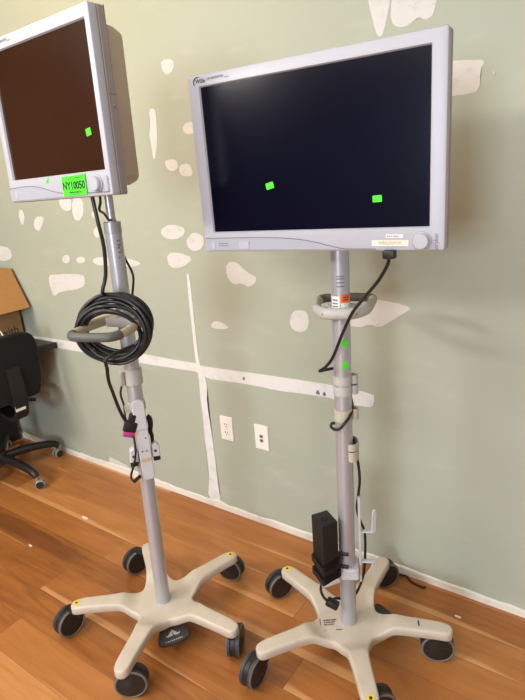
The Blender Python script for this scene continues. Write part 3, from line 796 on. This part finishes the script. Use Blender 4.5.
c = obj('mounting_rail', xf(prism(new(), poly, .010, Matrix.Translation((.004, .012, .024)), inset=.002), m), 'bracket', st1)
for x, y in ((-.004, -.022), (.010, -.022), (.012, .022)): obj('screw', lathe(new(), [(.0024, 0), (.0024, .001), (0, .0012)], m @ Matrix.Translation((x, y, .0340)), 10), 'slot', c)
obj('rail_insert', xf(prism(new(), rect(.03, .011, .002), .002, Matrix.Translation((.004, -.052, .0335)), inset=.0006), m), 'brass', c)
b = xf(box(new(), (0, 0, 0), (.034, .004, .004)), m @ Matrix.Translation((.004, .052, .0336))); obj('rail_step', b, 'clamp', c)
for s, dy in ((-1, 0.), (1, .006)):
    cl = obj('rail_clip', xf(prism(new(), [(-.013, -.022), (.013, -.024), (.014, .012), (.004, .024), (-.010, .018)], .022, Matrix.Translation((s * .034 + .002, -.035 + dy, .004)), inset=.003), m), 'bracket', st1)
    obj('clip_foot', xf(box(new(), (s * .036 + .002, -.066 + dy, .012), (.022, .018, .02), .003), m), 'black', cl)
    obj('bolt', lathe(new(), [(.0045, 0), (.0045, .002), (0, .0025)], m @ Matrix.Translation((s * .034 + .002, -.037 + dy, .0255)), 12), 'slot', cl)
P = catmull([(m @ Vector(p)) for p in ((.026, .075, -.004), (.033, .068, .0), (.034, .05, .004), (.03, .03, .006), (.033, .012, .004), (.032, -.012, .002))], 6)
obj('latch', tube(new(), P, .006, 10, radii=[.010 - .005 * i / (len(P) - 1) for i in range(len(P))]), 'black', st1)
# arm stickers and hub prints
def sticker_on(root, c, rot, i, r, m='yellow'):
    a = rot + i * 2 * PI / 5
    p = Vector((c[0] + r * math.cos(a), c[1] + r * math.sin(a), .1378))
    l = obj('round_sticker', lathe(new(), [(.0105, -.0006), (.0105, .0004), (0, .0005)], Matrix.Translation(p), 20), m, root)
    l['label'] = 'yellow round sticker with a black symbol'
    obj('symbol', xf(box(new(), (0, 0, 0), (.009, .008, .0004)), Matrix.Translation(p + Vector((0, 0, .0006))) @ Matrix.Rotation(a, 4, 'Z')), 'ink', l, 0)
for i in (1, 3): sticker_on(st1, A1, .0417, i, .296 if i == 3 else .292)
for i in (2, 4): sticker_on(st2, A2, .3476, i, .296)
# printed notice on the right hub: a corner bracket and three lines of small print
mh = basis((-.706, 1.213, .1148), (.75, .55, 0), (-.55, .75, 0))
b = new()
for bx_ in ((-.034, 0, .002, .05), (-.028, -.025, .014, .002), (.022, -.025, .02, .002)): box(b, (bx_[0], bx_[1], 0), (bx_[2], bx_[3], .0004))
xf(b, mh)
for k, vv in enumerate((.016, .007, -.002)): strokes(b, -.024, .02 - .006 * k, vv, .005, mh, 5, 20 + k, .0002)
obj('printed_text', b, 'slot', st2, 0)
a = .3476; p = Vector((A2[0] + .215 * math.cos(a), A2[1] + .215 * math.sin(a), .1398))
obj('printed_number', text(new(), '1', .03, basis(p, V2.cross(Vector((0, 0, 1))) * -1, -V2), .02), 'ink', st2, 0)
# pedals under the hubs
def pedal(root, c, az, r, tilt, mark):
    a = math.radians(az); d = Vector((math.cos(a), math.sin(a), 0)); s = Vector((-d.y, d.x, 0))
    z = (Vector((0, 0, 1)) + d * tilt).normalized(); x = s; y = z.cross(x)
    m = basis(Vector((c[0], c[1], .046)) + d * r, s, -d + Vector((0, 0, tilt)))
    if m.to_3x3().col[2].z < 0: m = basis(Vector((c[0], c[1], .046)) + d * r, -s, -d + Vector((0, 0, tilt)))
    poly = chaikin([(-.05, -.02), (.05, -.02), (.054, .008), (.03, .046), (-.03, .046), (-.054, .008)], 2)
    o = obj('foot_pedal', xf(prism(new(), poly, .012, Matrix.Translation((0, 0, -.004)), inset=.003), m), 'pedal', root)
    if mark:
        b = new()
        for pl in ([(-.022, .004), (-.016, .002), (-.002, .004), (.0, .022)], [(.022, .004), (.016, .002), (.002, .004), (.0, .022)], [(-.026, .010), (-.02, .003), (-.004, .004)], [(.026, .010), (.02, .003), (.004, .004)]):
            vs = [b.verts.new((p[0], p[1] + .002, .0086)) for p in pl]; b.faces.new(vs)
        xf(b, m); strokes(b, -.03, .03, -.009, .004, m, 9, 31, .0088)
        obj('emblem', b, 'whiteink', o, 0)
pedal(st1, A1, -32, .112, .5, True)
pedal(st2, A2, 66, .16, .4, False)

# ---- right stand lower fittings
def vstrap(fn, z0, z1, S, V, side, m, root, name='velcro_strap'):
    c = ring(name, fn, z0, z1, .0262, m, root)
    o = fn((z0 + z1) / 2); h = z1 - z0
    b = new(); P = []
    for k in range(11):
        t = math.radians(-110 + 220 * k / 10); P.append(o + S * side * (.030 + .012 * math.cos(t)) + V * (.012 * math.sin(t) - .004))
    for w in (P,):
        r0 = [b.verts.new(p + Vector((0, 0, -h / 2))) for p in w]; r1 = [b.verts.new(p + Vector((0, 0, h / 2))) for p in w]
        for k in range(len(w) - 1): b.faces.new((r0[k], r0[k + 1], r1[k + 1], r1[k]))
    l = obj('strap_loop', b, m, c, 60)
    l.modifiers.new('thickness', 'SOLIDIFY').thickness = .0022
    return c
vstrap(ax2, .929, .953, S2, V2, 1, 'clamp', st2)
vstrap(ax2, .897, .924, S2, V2, 1, 'clamp', st2)
vstrap(ax2, .821, .853, S2, V2, 1, 'strap', st2)
for z0, z1 in ((.731, .752), (.697, .727)):
    b = new(); P = []
    o = ax2((z0 + z1) / 2); h = z1 - z0
    for k in range(16):
        t = math.radians(-150 + 270 * k / 15); P.append(o + S2 * (.021 + .020 * math.cos(t)) + V2 * (.030 * math.sin(t) - .004))
    r0 = [b.verts.new(p + Vector((0, 0, -h / 2))) for p in P]; r1 = [b.verts.new(p + Vector((0, 0, h / 2))) for p in P]
    for k in range(15): b.faces.new((r0[k], r0[k + 1], r1[k + 1], r1[k]))
    l = obj('velcro_strap', b, 'strap', st2, 60); l.modifiers.new('thickness', 'SOLIDIFY').thickness = .0022
# white bracket: clamp block on the pole, cable hook to the right, shelf to the left
m = fr(ax2, .318, V2, S2)
b = prism(new(), rrect(-.036, .034, -.034, .034, .006), .036, Matrix.Translation((0, 0, -.0)) @ Matrix.Rotation(-PI / 2, 4, 'X') @ Matrix.Translation((0, 0, -.018)), inset=.003)
c = obj('bracket_clamp', xf(b, m), 'bracket', st2)
obj('clamp_ridge', xf(box(new(), (.012, .014, .030), (.03, .012, .014), .003), m), 'bracket', c)
b = new()
box(b, (.040, .10, -.004), (.008, .30, .018), .003); xf(b, m)
hk = obj('cable_hook', b, 'bracket', st2)
def hook(y0, updown, L):
    b = new()
    box(b, (.062, y0, -.006), (.04, .004, .016), .0015, 2)
    P = [(-.007, 0), (.007, 0), (.007, L * .8), (.004, L * .96), (0, L), (-.004, L * .96), (-.007, L * .8)]
    prism(b, [(p[0], p[1] * updown) for p in P], .0035, Matrix.Translation((.080, y0 - .002 * updown, -.006)) @ Matrix.Rotation(.5, 4, 'Y') @ Matrix.Rotation(-.06 * updown, 4, 'Z'), inset=.0008)
    return xf(b, m)
obj('hook_prong', hook(.128, 1, .078), 'bracket', hk, 40)
obj('hook_prong', hook(.020, -1, .058), 'bracket', hk, 40)

# ================================================================== POWER ADAPTER strapped to the right stand
N_ = Vector((-.688, 1.155, 0)); xr = Vector((.022, .050, 0)); xl = Vector((-.055, .036, 0))
cen = N_ + xr * .5 + xl * .5
mb = basis(cen, xl * -1, Vector((.055 * .5, .036 * 2, 0)))
mb = basis(cen, (xr - xl * (xr.dot(xl) / xl.length_squared)), (0, 0, 1))   # x: deep side, y: up, z: out to one side
hx, hz = .027, .033
pa = thing('power_adapter', (cen.x, cen.y, .312), 'black power adapter brick strapped upright to the right stand', 'power adapter')
b = new(); box(b, (0, .416, 0), (hx * 2, .206, hz * 2), .004, 3); xf(b, mb)
case = obj('case', b, 'black', pa)
b = lathe(new(), [(.011, 0), (.011, .0025), (.0075, .003), (.006, -.001), (0, -.001)], mb @ Matrix.Translation((-.004, .5185, .004)) @ Matrix.Rotation(-PI / 2, 4, 'X'), 20)
obj('inlet_socket', b, 'frameblk', pa)
b = new()
for k in range(9): box(b, (-hx - .0004, .345 + k * .012, 0), (.001, .002, .05)); box(b, (.0, .345 + k * .012, hz + .0004), (.042, .002, .001)); box(b, (.0, .345 + k * .012, -hz - .0004), (.042, .002, .001))
obj('ribs', xf(b, mb), 'frameblk', pa, 0)
for y0, nm in ((.372, 'strap'), (.327, 'strap')):
    poly = rrect(-hx - .003, hx + .003, -hz - .003, hz + .003, .005)
    b = new(); R_ = []
    for d, y in ((0, y0 - .011), (0, y0 + .011), (-.003, y0 + .011), (-.003, y0 - .011)):
        R_.append([b.verts.new(mb @ Vector((p[0] + (d if p[0] < 0 else -d) * -1 * (-1), y + (.010 if p[0] > 0 else -.004) * 1, p[1]))) for p in poly])
    for i in range(3):
        for k in range(len(poly)): b.faces.new((R_[i][k], R_[i][(k + 1) % len(poly)], R_[i + 1][(k + 1) % len(poly)], R_[i + 1][k]))
    o = obj(nm, b, 'frameblk', pa, 40)
    q0 = mb @ Vector((hx + .001, y0 + .012, .0)); q1 = ax2(y0 + .014) + V2 * .020 - S2 * .019
    q2 = ax2(y0 + .014) + V2 * .0262 + S2 * .004
    b = tube(new(), catmull([q0, (q0 + q1) / 2 + V2 * .004, q1, q2], 5), .0062, 10); obj('strap_tail', b, 'frameblk', o)
b = new(); box(b, (0, .306, 0), (.06, .006, .06), .002); box(b, (0.0, .312, 0.034), (.05, .016, .003), .001)
obj('support_tray', xf(b, mb), 'bracket', st2)

# ================================================================== CABLES
def cable(name, pts, r, label, cat, n=8, m='cable', seg=8):
    o = obj(name, tube(new(), catmull(pts, n), r, seg), m); tag(o, label, cat); return o
# coil: one continuous lead, nine loose turns hung round the left handle
hd = Vector((math.cos(math.radians(-72)), math.sin(math.radians(-72)), 0))
cc = ax1(1.108) + hd * .075 + S1 * .015
nrm = (hd * .8 + V1 * .45).normalized(); ux = Vector((0, 0, 1)).cross(nrm).normalized(); uz = nrm.cross(ux)
r7 = random.Random(12)
path = []
lead = [(-1.180, .93, 1.488), (-1.172, .93, 1.407), (-1.177, .94, 1.34), (-1.195, .945, 1.266), (-1.207, .935, 1.222)]
path += [Vector(p) for p in lead]
start_a = math.radians(98)
# each loose turn: top, bottom, right and left reach from the middle, and its depth; bunched at the top, splayed at the lower left
TURNS = [(.100, -.075, .100, -.098, .000), (.092, -.086, .096, -.104, .010), (.082, -.100, .088, -.114, .016), (.072, -.080, .080, -.108, .022), (.099, -.106, .101, -.117, -.010), (.062, -.092, .070, -.100, .024),
         (.053, -.072, .062, -.094, .012), (.088, -.096, .094, -.108, -.014), (.078, -.066, .088, -.090, -.004), (.096, -.078, .104, -.100, -.018), (.067, -.060, .078, -.086, .006), (.104, -.090, .106, -.104, .004)]
ctr = [((r_ + l_) / 2, (t_ + b_) / 2, (r_ - l_) / 2, (t_ - b_) / 2, d_) for t_, b_, r_, l_, d_ in TURNS]
turns = len(ctr); steps = 28
for t in range(turns):
    for k in range(steps):
        f = k / steps
        if t == turns - 1 and f > .45: break
        j = min(t + 1, turns - 1); w = f * f * (3 - 2 * f)
        p = [ctr[t][q] * (1 - w) + ctr[j][q] * w for q in range(5)]
        if t == turns - 1: sh = 1 - .75 * f; p = [p[0] * sh, p[1], p[2] * sh, p[3] * sh, p[4] + .03 * f]
        a = start_a - 2 * PI * f
        path.append(cc + ux * (p[0] + p[2] * math.cos(a)) + uz * (p[1] + p[3] * math.sin(a)) + nrm * (p[4] + .008 * math.sin(2 * a + t)))
path += [Vector(p) for p in ((-1.196, .905, 1.045), (-1.212, .912, 1.01), (-1.232, .925, .965), (-1.249, .945, .92), (-1.262, .965, .865), (-1.260, .975, .825), (-1.254, .982, .805))]
co = obj('coiled_cable', tube(new(), catmull(path, 3), .0052, 10), 'cable')
tag(co, 'thick black video cable coiled round the left stand\'s handle, plug dangling', 'cable')
mp = basis((-1.2475, .984, .786), S1, V1); mp = Matrix.Translation((-1.2475, .984, .786)) @ Matrix.Rotation(-.35, 4, V1) @ Matrix((S1, V1, Vector((0, 0, 1)))).transposed().to_4x4()
pl = obj('plug', xf(box(new(), (0, 0, .006), (.04, .018, .034), .004, 2), mp), 'black', co)
obj('plug_shroud', xf(box(new(), (0, 0, .034), (.022, .016, .026), .004, 2), mp), 'frameblk', pl)
o = obj('plug_face', xf(box(new(), (.001, 0, -.0165), (.036, .014, .012), .003, 2), mp), 'magenta', co); o['label'] = 'magenta plug face'
o = obj('plug_cap', xf(box(new(), (.002, 0, -.025), (.036, .013, .008), .003, 2), mp), 'purple', co); o['label'] = 'purple plug cap'
o = obj('plug_tab', xf(box(new(), (.024, 0, -.010), (.012, .014, .02), .003, 2), mp), 'brass', co); o['label'] = 'dull yellow plug tab'
# thin lead from the left monitor into the rod, round the pole's back, down past the rail
pts = [(-1.172, .95, 1.488), (-1.174, .95, 1.457), (-1.186, .952, 1.436), (-1.204, .98, 1.424), (-1.226, 1.012, 1.404), (-1.262, 1.062, 1.40), (-1.268, 1.066, 1.34), (-1.246, 1.064, 1.29), (-1.228, 1.064, 1.258), (-1.2215, 1.062, 1.235), (-1.232, 1.064, 1.205), (-1.25, 1.07, 1.17), (-1.272, 1.066, 1.08), (-1.278, 1.055, .98), (-1.282, 1.01, .915), (-1.285, 1.0, .885), (-1.277, .999, .85), (-1.262, .985, .815), (-1.248, .99, .79), (-1.2335, .982, .73), (-1.2355, .978, .695), (-1.247, .974, .66), (-1.262, .972, .628), (-1.264, .972, .612), (-1.252, .972, .606), (-1.240, .974, .615), (-1.228, .976, .628)]
thin = obj('thin_lead', tube(new(), catmull(pts, 6), .0034, 8), 'cable'); tag(thin, 'thin black lead down the left pole, ending in a small loop near the rail', 'cable')
obj('lead_tip', tube(new(), [Vector(pts[-3]), Vector(pts[-1])], .006, 10), 'cable', thin)
# power cord of the right monitor
pts = [(-.479, 1.15, 1.295), (-.487, 1.158, 1.276), (-.519, 1.18, 1.235), (-.56, 1.19, 1.19), (-.593, 1.192, 1.15), (-.628, 1.2, 1.087), (-.656, 1.2, 1.024), (-.681, 1.203, .992), (-.703, 1.21, .976), (-.707, 1.222, .970), (-.70, 1.24, .969), (-.69, 1.275, .962), (-.668, 1.290, .95), (-.655, 1.286, .92), (-.650, 1.284, .88), (-.640, 1.272, .855), (-.634, 1.240, .840), (-.640, 1.224, .828), (-.651, 1.2165, .812), (-.668, 1.218, .804), (-.688, 1.232, .803), (-.695, 1.26, .80), (-.672, 1.286, .775), (-.640, 1.280, .74), (-.632, 1.274, .705), (-.628, 1.278, .664), (-.627, 1.28, .622), (-.634, 1.284, .57), (-.642, 1.288, .517), (-.636, 1.296, .47), (-.630, 1.312, .42), (-.630, 1.312, .34), (-.634, 1.306, .27), (-.645, 1.292, .22), (-.66, 1.285, .19), (-.684, 1.268, .18), (-.703, 1.24, .195), (-.698, 1.215, .205)]
cord = obj('power_cable', tube(new(), catmull(pts, 6), .0042, 8), 'cable'); tag(cord, 'black power cable hanging from the wide monitor and running down the right pole', 'cable')
obj('cord_plug', xf(box(new(), (0, 0, 0), (.027, .02, .019), .003, 2), Matrix.Translation((-.478, 1.150, 1.3025))), 'black', cord)
mq = basis((-.692, 1.203, .209), (.8, .25, -.35), (0, 0, 1))
obj('cord_connector', xf(box(new(), (0, 0, 0), (.04, .024, .024), .005, 2), mq), 'black', cord)
cable('output_lead', [(-.712, 1.19, .322), (-.716, 1.184, .29), (-.720, 1.184, .262), (-.716, 1.19, .235), (-.706, 1.196, .217)], .0042, 'short black lead under the power adapter brick', 'cable')

# ================================================================== DESK, BOX, WHITE CABLE
dk = thing('desk', (-3.3, 1.4, 0), 'black desk against the wall at the far left, carton on top', 'desk')
poly = [(-2.612, WY - .008), (-2.79, 1.1), (-4.3, 1.1), (-4.3, WY - .008)]
obj('desktop', prism(new(), poly, .032, Matrix.Translation((0, 0, .676)), inset=.002), 'desk', dk)
for x in (-3.2, -4.25): obj('leg_panel', box(new(), (x, 1.4, .338), (.028, .5, .676), .002, 1), 'desk', dk)
obj('modesty_panel', box(new(), (-3.725, 1.62, .5), (1.02, .02, .3), .002, 1), 'desk', dk)

bx = thing('cardboard_box', (-3.1, 1.44, .708), 'brown cardboard box with its flap hanging open, on the black desk', 'box')
x1, x0, y0, y1, zb, zt = -2.895, -3.3, 1.21, 1.655, .7085, 1.105
b = new(); th = .005
for c_, s_ in (((x1 - th / 2, (y0 + y1) / 2, (zb + zt) / 2), (th, y1 - y0, zt - zb)), ((x0 + th / 2, (y0 + y1) / 2, (zb + zt) / 2), (th, y1 - y0, zt - zb)),
               (((x0 + x1) / 2, y0 + th / 2, (zb + zt) / 2), (x1 - x0 - 2 * th, th, zt - zb)), (((x0 + x1) / 2, y1 - th / 2, (zb + zt) / 2), (x1 - x0 - 2 * th, th, zt - zb)), (((x0 + x1) / 2, (y0 + y1) / 2, zb + th / 2), (x1 - x0 - 2 * th, y1 - y0 - 2 * th, th))): box(b, c_, s_)
bo = obj('carton', b, 'cardside', bx, 0)
def flap(p0, p1, p2, p3): # hinge p0-p1, far edge p2-p3
    b = new(); P = [Vector(p) for p in (p0, p1, p2, p3)]; n = (P[1] - P[0]).cross(P[2] - P[1]).normalized() * .0045
    A = [b.verts.new(p) for p in P]; B = [b.verts.new(p + n) for p in P]
    b.faces.new(A[::-1]); b.faces.new(B)
    for k in range(4): b.faces.new((A[k], A[(k + 1) % 4], B[(k + 1) % 4], B[k]))
    return obj('flap', b, 'cardboard', bx, 0)
f_ = flap((x1, y1, zt), (x1, y0, zt), (x1 + .115, y0, .893), (x1 + .115, y1 - .002, .893)); f_['label'] = 'orange-brown flap folded out and down'
flap((x0, y0, zt), (x0, y1, zt), (x0 - .14, y1, zt - .16), (x0 - .14, y0, zt - .16))
flap((x1, y0, zt), (x0, y0, zt), (x0, y0 - .16, zt - .14), (x1, y0 - .16, zt - .14))
obj('lettering', text(new(), 'with', .062, basis((x1 + .0012, 1.575, .765), (0, 1, 0), (0, 0, 1)), .005), 'slot', bo, 0)
cable('white_cable', [(-2.80, 1.12, .7125), (-2.785, 1.2, .76), (-2.765, 1.33, .835), (-2.728, 1.42, .828), (-2.70, 1.43, .795), (-2.687, 1.43, .758), (-2.692, 1.43, .728), (-2.71, 1.425, .7125), (-2.76, 1.41, .7115)], .0035, 'thin white cable arching in front of the cardboard box on the desk', 'cable', m='whitecable')

# ================================================================== OFFICE CHAIR
CH = Vector((-2.86, 1.34, 0)); baz = math.radians(0)
ch = thing('office_chair', CH, 'black office swivel chair partly in view at the left edge, by the desk', 'chair')
bd = Vector((math.cos(baz), math.sin(baz), 0)); bs = Vector((-bd.y, bd.x, 0))
mc = Matrix((bs, Vector((0, 0, 1)), bd)).transposed().to_4x4()   # x: along back width, y: up, z: towards back
def cm(z=0, off=(0, 0, 0)): k = mc.copy(); k.translation = CH + Vector((0, 0, z)); return k
legs_az = [-1, 71, 143, 215, 287]
def legaz():
    a1 = math.degrees(math.atan2(1.33 - CH.y, -2.51 - CH.x)); return a1
a1 = legaz() + 2
b = new(); hubz = .095
obj('base_hub', lathe(new(), [(.03, .06), (.042, .066), (.042, .12), (.034, .135), (0, .135)], Matrix.Translation(CH), 24), 'frameblk', ch)
for k in range(5):
    a = math.radians(a1 + (66 if k == 1 else 72 * k)); d = Vector((math.cos(a), math.sin(a), 0)); q = .31 / .335 if k == 1 else 1.
    P = catmull([CH + d * .03 + Vector((0, 0, .10)), CH + d * .12 + Vector((0, 0, .108)), CH + d * .24 * q + Vector((0, 0, .102)), CH + d * .31 * q + Vector((0, 0, .088)), CH + d * .335 * q + Vector((0, 0, .07))], 5)
    lg = obj('leg', tube(new(), P, .024, 12, radii=[.026 - .008 * i / (len(P) - 1) for i in range(len(P))]), 'frameblk', ch)
    st = CH + d * .335 * q; b9 = a + (.9 if k != 1 else 3.6); axd = Vector((-math.sin(b9), math.cos(b9), 0)); wc = Vector((st.x, st.y, .026)) + Vector((axd.y, -axd.x, 0)) * .012
    bb = new(); lathe(bb, [(.006, .03), (.006, .066)], Matrix.Translation((st.x, st.y, 0)), 10)
    box(bb, (wc.x, wc.y, .036), (.012, .03, .026), .005, 2, Matrix.Rotation(math.atan2(axd.y, axd.x), 3, 'Z'))
    cs = obj('caster', bb, 'castergrey', ch)
    for s in (-1, 1):
        obj('wheel', lathe(new(), [(.020, 0), (.0255, .002), (.0255, .010), (.021, .013), (.012, .0115), (0, .012)], zto(axd * s, wc + axd * s * .007), 24, [1, 1, 1, 0, 0]), ['hubcap', 'castergrey'], cs)
obj('gas_column', lathe(new(), [(.027, .12), (.027, .28), (.016, .285), (.016, .40), (0, .40)], Matrix.Translation(CH), 24), 'darkred', ch)
b = new(); box(b, (0, .415, .0), (.2, .05, .2), .012, 2); obj('tilt_mechanism', xf(b, cm()), 'frameblk', ch)
R_ = []
for y, sx, sz, r_ in ((.445, .2, .2, .06), (.452, .235, .225, .08), (.48, .245, .235, .09), (.51, .235, .225, .09), (.52, .19, .18, .09)):
    R_.append([Vector((p[0], y, p[1] - .02)) for p in rrect(-sx, sx, -sz, sz, r_, 6)])
obj('seat', xf(loft(new(), R_), cm()), 'fabric', ch, 50)
R_ = []
back = [(.545, .13), (.56, .175), (.62, .205), (.70, .215), (.78, .205), (.83, .175), (.853, .12)]
def backring(dz, sc):
    out = []
    for k in range(40):
        t = 2 * PI * k / 40; cx_, sy_ = math.cos(t), math.sin(t)
        x = .211 * math.copysign(abs(cx_) ** .5, cx_) * sc; y = .175 * math.copysign(abs(sy_) ** .55, sy_) * sc
        x *= 1 - .10 * max(0, -y / .175)
        out.append(Vector((x, .655 + y, .254 + dz - .35 * (x * x) + .05 * (y / .15) ** 2 * .3)))
    return out
obj('backrest', xf(loft(new(), [backring(-.012, .8), backring(-.02, .93), backring(-.012, .99), backring(.006, 1.), backring(.02, .96), backring(.026, .8)]), cm()), 'fabric', ch, 50)
P = [Vector(p) for p in ((.03, .41, .08), (.03, .38, .2), (.03, .40, .275), (.03, .50, .298), (.03, .60, .288), (.03, .66, .275))]
P = [cm() @ p for p in catmull(P, 5)]; W = mc.to_3x3() @ Vector((1, 0, 0)); bm_ = new(); R4 = []
for i, p in enumerate(P):
    tn = (P[min(i + 1, len(P) - 1)] - P[max(i - 1, 0)]).normalized(); nn = tn.cross(W).normalized()
    R4.append([p + W * .036 + nn * .009, p - W * .036 + nn * .009, p - W * .036 - nn * .009, p + W * .036 - nn * .009])
jb = obj('back_support', loft(bm_, R4), 'darkred', ch, 40)
o = obj('paper_tag', xf(box(new(), (.02, .45, .301), (.055, .026, .002)), cm()), 'paper', jb, 0); o['label'] = 'white paper tag'
b = tube(new(), [cm() @ Vector(p) for p in ((.08, .405, .06), (.16, .402, .1), (.21, .392, .125))], .007, 8, radii=[.006, .008, .011])
obj('lever', b, 'frameblk', ch)
b = tube(new(), catmull([cm() @ Vector(p) for p in ((.1, .40, .05), (.14, .375, .09), (.15, .345, .1))], 4), .009, 8); obj('lever', b, 'frameblk', ch)

# ================================================================== FLOOR SCRAPS
o = obj('wire_scrap', tube(new(), catmull([(-.671, 1.648, .004), (-.645, 1.655, .004), (-.628, 1.658, .005), (-.615, 1.650, .004), (-.60, 1.640, .004), (-.578, 1.634, .004), (-.552, 1.632, .004), (-.55, 1.640, .004)], 5), .0035, 7, radii=None), 'frameblk')
tag(o, 'short dark twisted scrap on the floor beside the white wall strip', 'scrap')
for (x, y, w, lab) in ((-2.074, 1.29, .016, 'largest pale plaster chip, on the planks between the chair and the left stand'), (-.407, 1.56, .009, 'small pale chip on the floor behind the right stand\'s rightmost caster'), (-2.12, 1.03, .009, 'tiny pale chip on the dark floor plank at the left edge')):
    poly = [(x + w * math.cos(t) * (1.3 + .3 * math.sin(3 * t)), y + w * .6 * math.sin(t) * (1 + .2 * math.cos(2 * t))) for t in [k * PI / 4 for k in range(8)]]
    o = obj('plaster_chip', prism(new(), poly, .003, None, inset=.001), 'chip', None, 0); tag(o, lab, 'chip')

# ================================================================== LIGHT
def area(name, loc, target, size, power, color, shape='DISK', sy=None):
    l = bpy.data.lights.new(name, 'AREA'); l.shape = shape; l.size = size; l.energy = power; l.color = color
    if sy: l.size_y = sy
    o = bpy.data.objects.new(name, l); COL.objects.link(o); o.location = loc
    o.rotation_euler = (Vector(target) - Vector(loc)).to_track_quat('-Z', 'Y').to_euler(); return o
area('ceiling_lamp_left', (-2.7, -1.6, 2.52), (-1.0, 1.6, 1.2), 1.1, 62, (1., .96, .88), 'RECTANGLE', .28)
area('window_light', (.1, -4.85, 1.75), (-1.2, 1.6, 1.2), 1.5, 180, (.79, .90, 1.), 'RECTANGLE', 1.3)
area('wall_washer', (-2.3, .55, 2.7), (-1.75, 1.67, 2.0), .5, 17, (1., .79, .44))
area('ambient_fill', (-1.0, -1.2, 2.72), (-1.0, -1.2, 0), 2.6, 50, (.90, .95, 1.), 'RECTANGLE', 3.0)  # added soft fill for ambient light in the closed room, no real fixture


w = bpy.data.worlds.new('room'); scene.world = w; w.use_nodes = True
w.node_tree.nodes['Background'].inputs[0].default_value = (.75, .85, 1, 1); w.node_tree.nodes['Background'].inputs[1].default_value = .3

# ================================================================== CAMERA
pit, rol, yaw, F_PX = -.3081, -.0787, -.6339, 548.0878
Fw = Vector((math.sin(yaw) * math.cos(pit), math.cos(yaw) * math.cos(pit), math.sin(pit)))
R0 = Vector((math.cos(yaw), -math.sin(yaw), 0)); U0 = R0.cross(Fw)
Rr = R0 * math.cos(rol) + U0 * math.sin(rol); Uu = -R0 * math.sin(rol) + U0 * math.cos(rol)
cam = bpy.data.cameras.new('camera'); cam.sensor_fit = 'VERTICAL'; cam.sensor_height = 36.; cam.lens = 36. * F_PX / 700.; cam.clip_start = .02
co_ = bpy.data.objects.new('camera', cam); COL.objects.link(co_)
mcam = Matrix((Rr, Uu, -Fw)).transposed().to_4x4(); mcam.translation = Vector((0, 0, 1.4898)); co_.matrix_world = mcam
scene.camera = co_
scene.view_settings.view_transform = 'Standard'
scene.view_settings.look = 'None'
scene.view_settings.exposure = 0.
